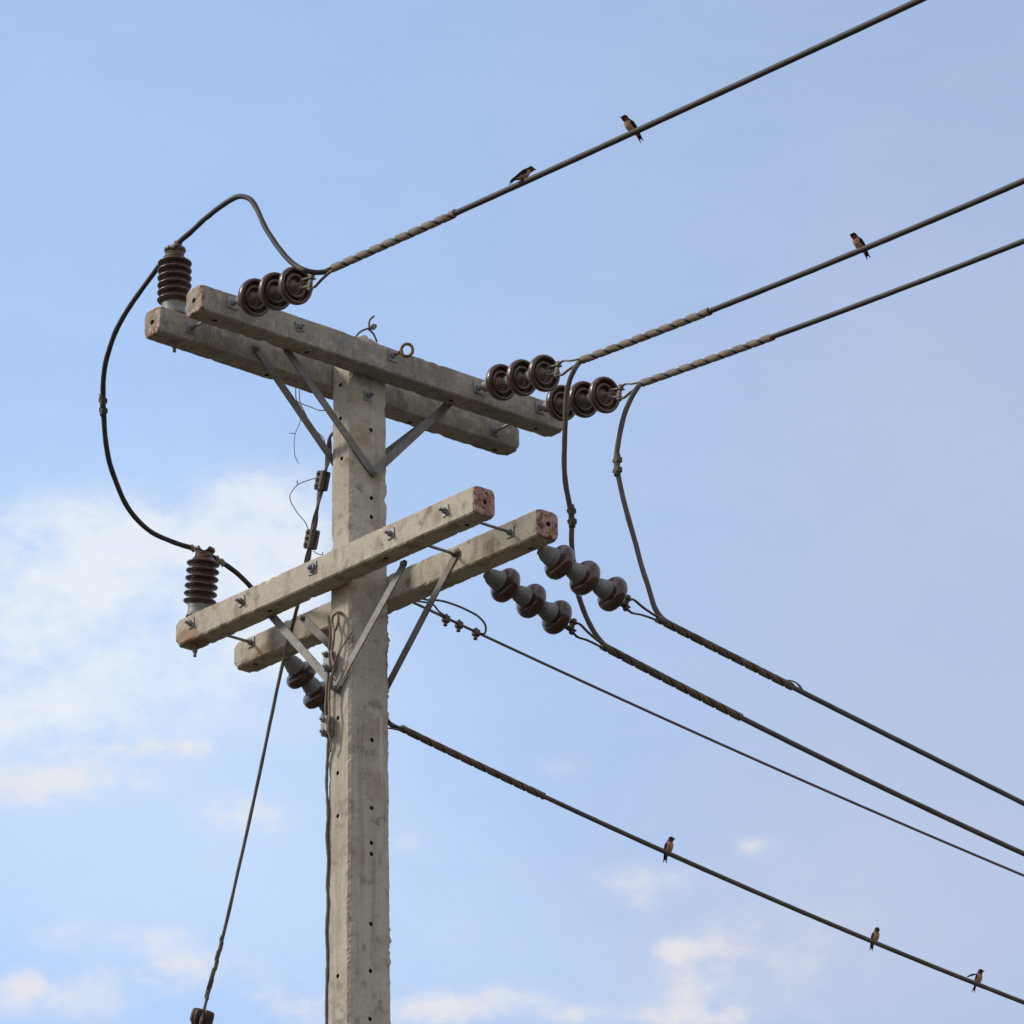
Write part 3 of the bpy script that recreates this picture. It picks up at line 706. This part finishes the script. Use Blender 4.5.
dv = (P[1]-P[0]).normalized()
for x, y in ((446, 619), (459, 624.8), (476, 632.8)):
    c = Y_(x, y, 0); bm = bmn(); t, a, b = basis(dv)
    box(bm, c, t, a, b, .018, .018, .014, .004); tube(bm, [c - a*.03, c + a*.026], .006, 8); hexnut(bm, c - a*.024, -a, .011, .012)
    obj('clamp', bm, 'clamp', root)

# ------------------------------------------------------------------ guy strand at the back of the pole
gx = -.02
G = [X_(x, y, gx) for x, y in ((330, 437), (327.5, 462), (322.5, 482), (317, 510), (311.5, 540), (305, 572), (296, 612), (283.5, 660), (262, 762), (246, 836), (222, 940), (210, 986), (204.3, 1009), (202, 1019), (200, 1027))]
for i_, k_ in ((-3, .01), (-2, .046), (-1, .046)): G[i_] = G[i_] - fw*k_
root = empty('guy_strand', G[0], 'long steel guy strand running down left from the back of the pole', 'cable')
bm = bmn(); gp = [Vector((gx, wz(H)[1]/2-.01, G[0].z+.02))] + G
tube(bm, spline(gp, 6), .0085, 9, rvar=.0025, rf=30); obj('strand', bm, 'strand', root)
bm = bmn()
ps = spline(gp[1:7], 8)
helix_rods(bm, ps, .006, .005, 2, .35, spread=3.1); obj('grip', bm, 'clamp', root)
for x, y in ((322.3, 481), (311.7, 539.5)):
    c = X_(x, y, gx); bm = bmn(); t, a, b = basis(G[4]-G[2], -XA)
    for s in (-.6, .6): box(bm, c + a*s*.022, t, a, b, .047, .011, .027, .004)
    for s in (-.030, 0, .030):
        tube(bm, [c + t*s - a*.022 + b*.008, c + t*s + a*.034 + b*.008], .006, 8); hexnut(bm, c + t*s + a*.020 + b*.008, a, .011, .009)
    obj('clamp', bm, 'clamp', root)
bm = bmn(); 
helix_rods(bm, spline([X_(223, 936, gx), X_(214.5, 969, gx), X_(210, 985, gx), X_(206.5, 999, gx)], 30), .0065, .0032, 4, .09); obj('wrap', bm, 'strand', root)
bm = bmn(); tube(bm, [X_(213.6, 968, gx-.010), X_(209.5, 982, gx-.012), X_(207.5, 989, gx-.012)], .006, 8); obj('tail', bm, 'strand', root)
# strain insulator at the bottom of the frame
gd = (X_(203.5, 1012, gx) - X_(222, 940, gx)).normalized(); top = X_(204.2, 1009.5, gx)
root = empty('guy_insulator', top, 'dark brown grooved strain insulator at the foot of the guy strand', 'insulator')
bm = bmn(); t, a, b = basis(gd, -fw); n = 64; rings = []
prof = [(0, 0), (.032, .0), (.046, .003), (.053, .010), (.055, .025), (.055, .06), (.044, .075), (.040, .09), (.050, .105), (.052, .13), (.05, .155), (.043, .166), (.03, .170), (0, .170)]
for r, s in prof:
    if r == 0: rings.append([bm.verts.new(top + t*s)]); continue
    rg = []
    for k in range(n):
        an = 2*math.pi*k/n; g_ = 1 - .50*math.exp(-((an-math.pi) / .34)**2) - .50*math.exp(-(min(an, 2*math.pi-an)/.34)**2)
        g_ -= .16*sum(math.exp(-((an-c_)/.13)**2) for c_ in (.85, math.pi-.85, math.pi+.85, 2*math.pi-.85))
        rg.append(bm.verts.new(top + t*s + (a*math.cos(an)+b*math.sin(an))*r*g_))
    rings.append(rg)
for A_, B_ in zip(rings, rings[1:]):
    for k in range(n):
        k2 = (k+1) % n
        if len(A_) == 1: f = bm.faces.new((A_[0], B_[k2], B_[k]))
        elif len(B_) == 1: f = bm.faces.new((A_[k], A_[k2], B_[0]))
        else: f = bm.faces.new((A_[k], A_[k2], B_[k2], B_[k]))
        f.smooth = True
obj('body', bm, 'porcelain_guy', root)
# the guy goes on below the frame down to its ground anchor
e = top + gd*.165; k = (e.z)/-gd.z
bm = bmn(); tube(bm, [e, e + gd*k*.5, e + gd*(k+.1)], .0085, 8)
obj('lower_strand', bm, 'strand', root)

# ------------------------------------------------------------------ earth strand down the left face, with two clamps
def LF(x, y, off): return X_(x, y, -wz(H-1.6)[0]/2 - off)
root = empty('earth_wire', LF(330, 700, .02), 'doubled brown earth strand clamped twice down the left face of the pole', 'cable')
bm = bmn(); eb = LF(339, 612, .0); tube(bm, [eb + XA*.02, LF(338, 613, .035)], .008, 9)
rc = LF(334.5, 622, .04)
tube(bm, spline([LF(338, 612, .03), LF(333, 616, .04), LF(332, 624, .04), LF(335, 630, .04), LF(338, 622, .035), LF(338, 612, .03)], 6), .007, 8); obj('hook', bm, 'pinrust', root)
bm = bmn()
tube(bm, spline([LF(327.5, 616, .04), LF(330.5, 632, .04), LF(328.8, 655, .03), LF(328.2, 675, .03), LF(326, 700, .03), LF(326.5, 722, .03), LF(328.5, 740, .025), LF(327.6, 760, .014), LF(326.6, 785, .012), LF(328, 812, .010), LF(327, 836, .012), LF(328.3, 862, .010), LF(327.2, 884, .010), LF(328, 905, .010), LF(326.6, 930, .010), LF(327.6, 962, .010), LF(326.6, 990, .010), LF(326.6, 1040, .01), LF(327, 1080, .01)], 8), .0075, 8, rvar=.003, rf=25)
zl = LF(327, 1080, .01)
tube(bm, [zl, Vector((zl.x-.03, zl.y, 5)), Vector((zl.x-.07, zl.y+.02, 0))], .0075, 8)
obj('strand', bm, 'strand', root)
bm = bmn()
tube(bm, spline([LF(333, 640, .045), LF(331.5, 655, .045), LF(334, 668, .055), LF(330.5, 681, .05), LF(329, 700, .045), LF(329.5, 716, .05), LF(328, 728, .05), LF(331, 744, .035), LF(330, 752, .03)], 8), .006, 8, rvar=.003, rf=25)
tube(bm, spline([LF(334.5, 630, .04), LF(333, 645, .042), LF(331, 655, .042)], 8), .006, 8)
obj('tail', bm, 'pinrust', root)
bm = bmn()
tube(bm, spline([LF(352, 632, .004), LF(344, 644, .035), LF(336, 660, .06), LF(331, 676, .055), LF(329.5, 690, .05)], 8), .0035, 7)
obj('tie_wire', bm, 'rust', root)
for x, y in ((329.5, 661.5), (327, 726.5)):
    c = LF(x, y, .03); bm = bmn(); t, a, b = ZA, -XA, YA
    for s in (-.5, .5): box(bm, c + a*s*.022, t, a, b, .047, .010, .025, .004)
    for s in (-.030, .030):
        tube(bm, [c + t*s - a*.026 , c + t*s + a*.045], .0065, 8); hexnut(bm, c + t*s + a*.021, a, .014, .013)
    obj('clamp', bm, 'galv', root)

# ------------------------------------------------------------------ loose thin wires near the back of the pole
def loose(paths, plane, label, r=.0021):
    base = X_(*paths[0][0], plane)
    root = empty('loose_wire', base, label, 'wire')
    for i, pth in enumerate(paths):
        pts = [X_(x, y, plane + .01*math.sin(i*3+j*1.3)) for j, (x, y) in enumerate(pth)]
        bm = bmn(); tube(bm, spline(pts, 5), r, 6); obj('strand', bm, 'twig', root)
loose([[(317.8, 477.5), (305.4, 481.3), (297.4, 485), (289.9, 495.8), (296.3, 511.3), (305.4, 522.6), (308.5, 530)], [(297.4, 485), (297.2, 480)], [(313, 551), (318, 554), (322.5, 554.5), (322.7, 552)]], gx-.01, 'thin bent wire bowing out between the two clamps of the guy strand', .0023)
loose([[(295.7, 388), (296.1, 398.6), (299, 404), (304, 414.2), (308.8, 423), (314.7, 429.8), (323.5, 438.6), (325.5, 448)], [(299.3, 390), (300, 402), (305.5, 414), (311, 425.5), (318, 433.5)], [(291.3, 397.6), (301, 403.4), (312.7, 407.8), (318, 410), (321.5, 410.5), (325.4, 409.8), (328, 406)]], .16, 'tangle of thin dark wires hanging between the rear brace and the pole', .0028)
loose([[(300.5, 414), (300, 422), (295.2, 433.7), (294.2, 446.4), (295.2, 456.2), (298.5, 463.5)], [(295.2, 433.7), (289.5, 433)]], .16, 'short thin wire end dangling free below the rear brace', .0019)

# ------------------------------------------------------------------ swallows
def swallow(foot, face, pitch, label, roll=0, head_turn=0, wing=False, size=1.0, tail_cross=True):
    """foot = point on top of the cable; face = azimuth the breast points to; pitch = body axis above horizontal"""
    f = Vector((math.cos(face), math.sin(face), 0)); up_ = ZA; side = up_.cross(f)
    ax = f*math.cos(pitch) + up_*math.sin(pitch)          # tail -> head
    back = -f*math.sin(pitch) + up_*math.cos(pitch)       # dorsal direction
    c = foot + up_*.027*size - f*.004
    k = size
    def P(s, d, l): return c + (ax*s + back*d*1.08 + side*l*1.14)*k
    bm = bmn()
    def ell(pts, radii, n=14):
        """closed loft of ellipses: pts (s, d), radii (dorsal, lateral)"""
        rings = []
        for (s, d, l), (ra, rl) in zip(pts, radii):
            rings.append([bm.verts.new(P(s, d + ra*math.cos(2*math.pi*q/n), l + rl*math.sin(2*math.pi*q/n))) for q in range(n)])
        for A_, B_ in zip(rings, rings[1:]):
            for q in range(n): bm.faces.new((A_[q], A_[(q+1) % n], B_[(q+1) % n], B_[q]))
        bm.faces.new(rings[0][::-1]); bm.faces.new(rings[-1])
    ht = head_turn
    # body
    ell([(-.058, .004, 0), (-.045, .003, 0), (-.028, 0, 0), (-.008, -.002, 0), (.012, -.002, 0), (.028, .0, 0), (.040, .003, 0), (.047, .004, 0)], [(.003, .005), (.009, .011), (.016, .018), (.0205, .022), (.021, .0225), (.0175, .019), (.0135, .0145), (.009, .009)])
    # head
    hb = bmesh.new(); bmesh.ops.create_icosphere(hb, subdivisions=3, radius=1); mp = {}
    for v in hb.verts: mp[v] = bm.verts.new(P(.050 + v.co.x*.0165, .001 + v.co.z*.0155, v.co.y*.0155 + ht*.003))
    for fc in hb.faces: bm.faces.new([mp[v] for v in fc.verts])
    hb.free()
    # beak: points forward (along the facing direction rather than the body axis)
    hd = P(.052, .001, ht*.003); bd = (f*1.0 - up_*.1 + side*ht).normalized()
    lathe(bm, hd + bd*.010*k, bd, [(0, 0), (.0062*k, .001), (.0048*k, .008), (.0018*k, .0145), (0, .016)], n=10)
    # folded wings and forked tail
    for sg in (-1, 1):
        if wing and sg == wing:
            ell([(.026, .006, sg*.012), (.022, .008, sg*.030), (.010, .010, sg*.052), (-.004, .010, sg*.072), (-.014, .010, sg*.084)], [(.006, .012), (.005, .016), (.0045, .014), (.004, .009), (.003, .003)])
        else:
            ell([(.030, .007, sg*.013), (.012, .004, sg*.0195), (-.015, .005, sg*.0185), (-.045, .007, sg*.012), (-.068, .010, sg*.006), (-.082, .010, sg*.004)], [(.006, .004), (.0115, .005), (.0105, .0045), (.0065, .004), (.0035, .003), (.0015, .0016)])
        ell([(-.045, .004, sg*.003), (-.07, .004, sg*.006), (-.084, .003, sg*.009), (-.096, .003, sg*.012)], [(.0035, .006), (.0025, .006), (.002, .0045), (.0015, .0018)], 10)
        # legs down to the cable
        lathe(bm, foot - up_*.002 + side*sg*.008*k, up_, [(0, 0), (.0035, .0), (.0028, .004), (.0022, .012), (.004, .026), (0, .03)], n=8)
    bmesh.ops.recalc_face_normals(bm, faces=bm.faces[:])
    o = obj('swallow', bm, ['b_dark', 'b_breast', 'b_throat', 'b_beak'])
    md = o.modifiers.new('skin', 'REMESH'); md.mode = 'VOXEL'; md.voxel_size = .0017; md.use_smooth_shade = True
    sm = o.modifiers.new('soft', 'SMOOTH'); sm.factor = .5; sm.iterations = 3
    bpy.context.view_layer.update(); dg = bpy.context.evaluated_depsgraph_get()
    me = bpy.data.meshes.new_from_object(o.evaluated_get(dg)); o.modifiers.clear(); o.data = me; me.name = 'swallow'
    me.materials.clear()
    for m in ('b_dark', 'b_breast', 'b_throat', 'b_beak'): me.materials.append(M[m])
    for p in me.polygons:
        q = (p.center + o.location - c)/k; s, d, l = q.dot(ax), q.dot(back)/1.08, q.dot(side)/1.14; p.use_smooth = True
        mi = 0
        if d < .004 - .25*abs(l) and -.062 < s < .036 and abs(l) < .0205: mi = 1
        if .034 <= s < .052 and d < -.002: mi = 2
        if s < -.06 and d < .002: mi = 0
        p.material_index = mi
    o['label'] = label; o['category'] = 'bird'; o['group'] = 'swallows perched on the cables'
    return o
def on_wire(i, x, rad):
    """point on top of conductor i where it crosses pixel column x"""
    pts, zf, val, root = W[i]; best = None
    for a, b in zip(pts, pts[1:]):
        pa, pb = a - CAM, b - CAM
        xa = 512 + F*pa.dot(rt)/pa.dot(fw); xb = 512 + F*pb.dot(rt)/pb.dot(fw)
        if (xa-x)*(xb-x) <= 0:
            t = (x-xa)/(xb-xa); return a + (b-a)*t + ZA*rad
LFT = math.atan2(-rt.y, -rt.x)      # azimuth pointing to the left of the view
TOCAM = AZ + math.pi
swallow(on_wire(0, 524.5, .0135), LFT + math.pi + .08, R(38), 'dark swallow in profile facing right on the topmost wire', size=.84)
swallow(on_wire(0, 630, .0135), LFT + .55, R(47), 'swallow facing left with pale breast, higher of the two on the topmost wire', size=.86)
swallow(on_wire(1, 858.5, .0135), LFT + .65, R(47), 'swallow with rufous throat alone on the second rising wire', size=.86)
swallow(on_wire(3, 669.5, .0125), TOCAM + .7, R(66), 'upright swallow facing the camera, nearest the pole on the lowest wire', head_turn=.6, size=.86)
swallow(on_wire(3, 876, .0125), TOCAM + .7, R(63), 'small upright pale breasted swallow, middle of three on the lowest wire', head_turn=-.3, size=.80)
swallow(on_wire(3, 979, .0125), TOCAM + .8, R(62), 'swallow stretching one wing out sideways on the lowest wire', head_turn=.3, wing=-1, size=.82)
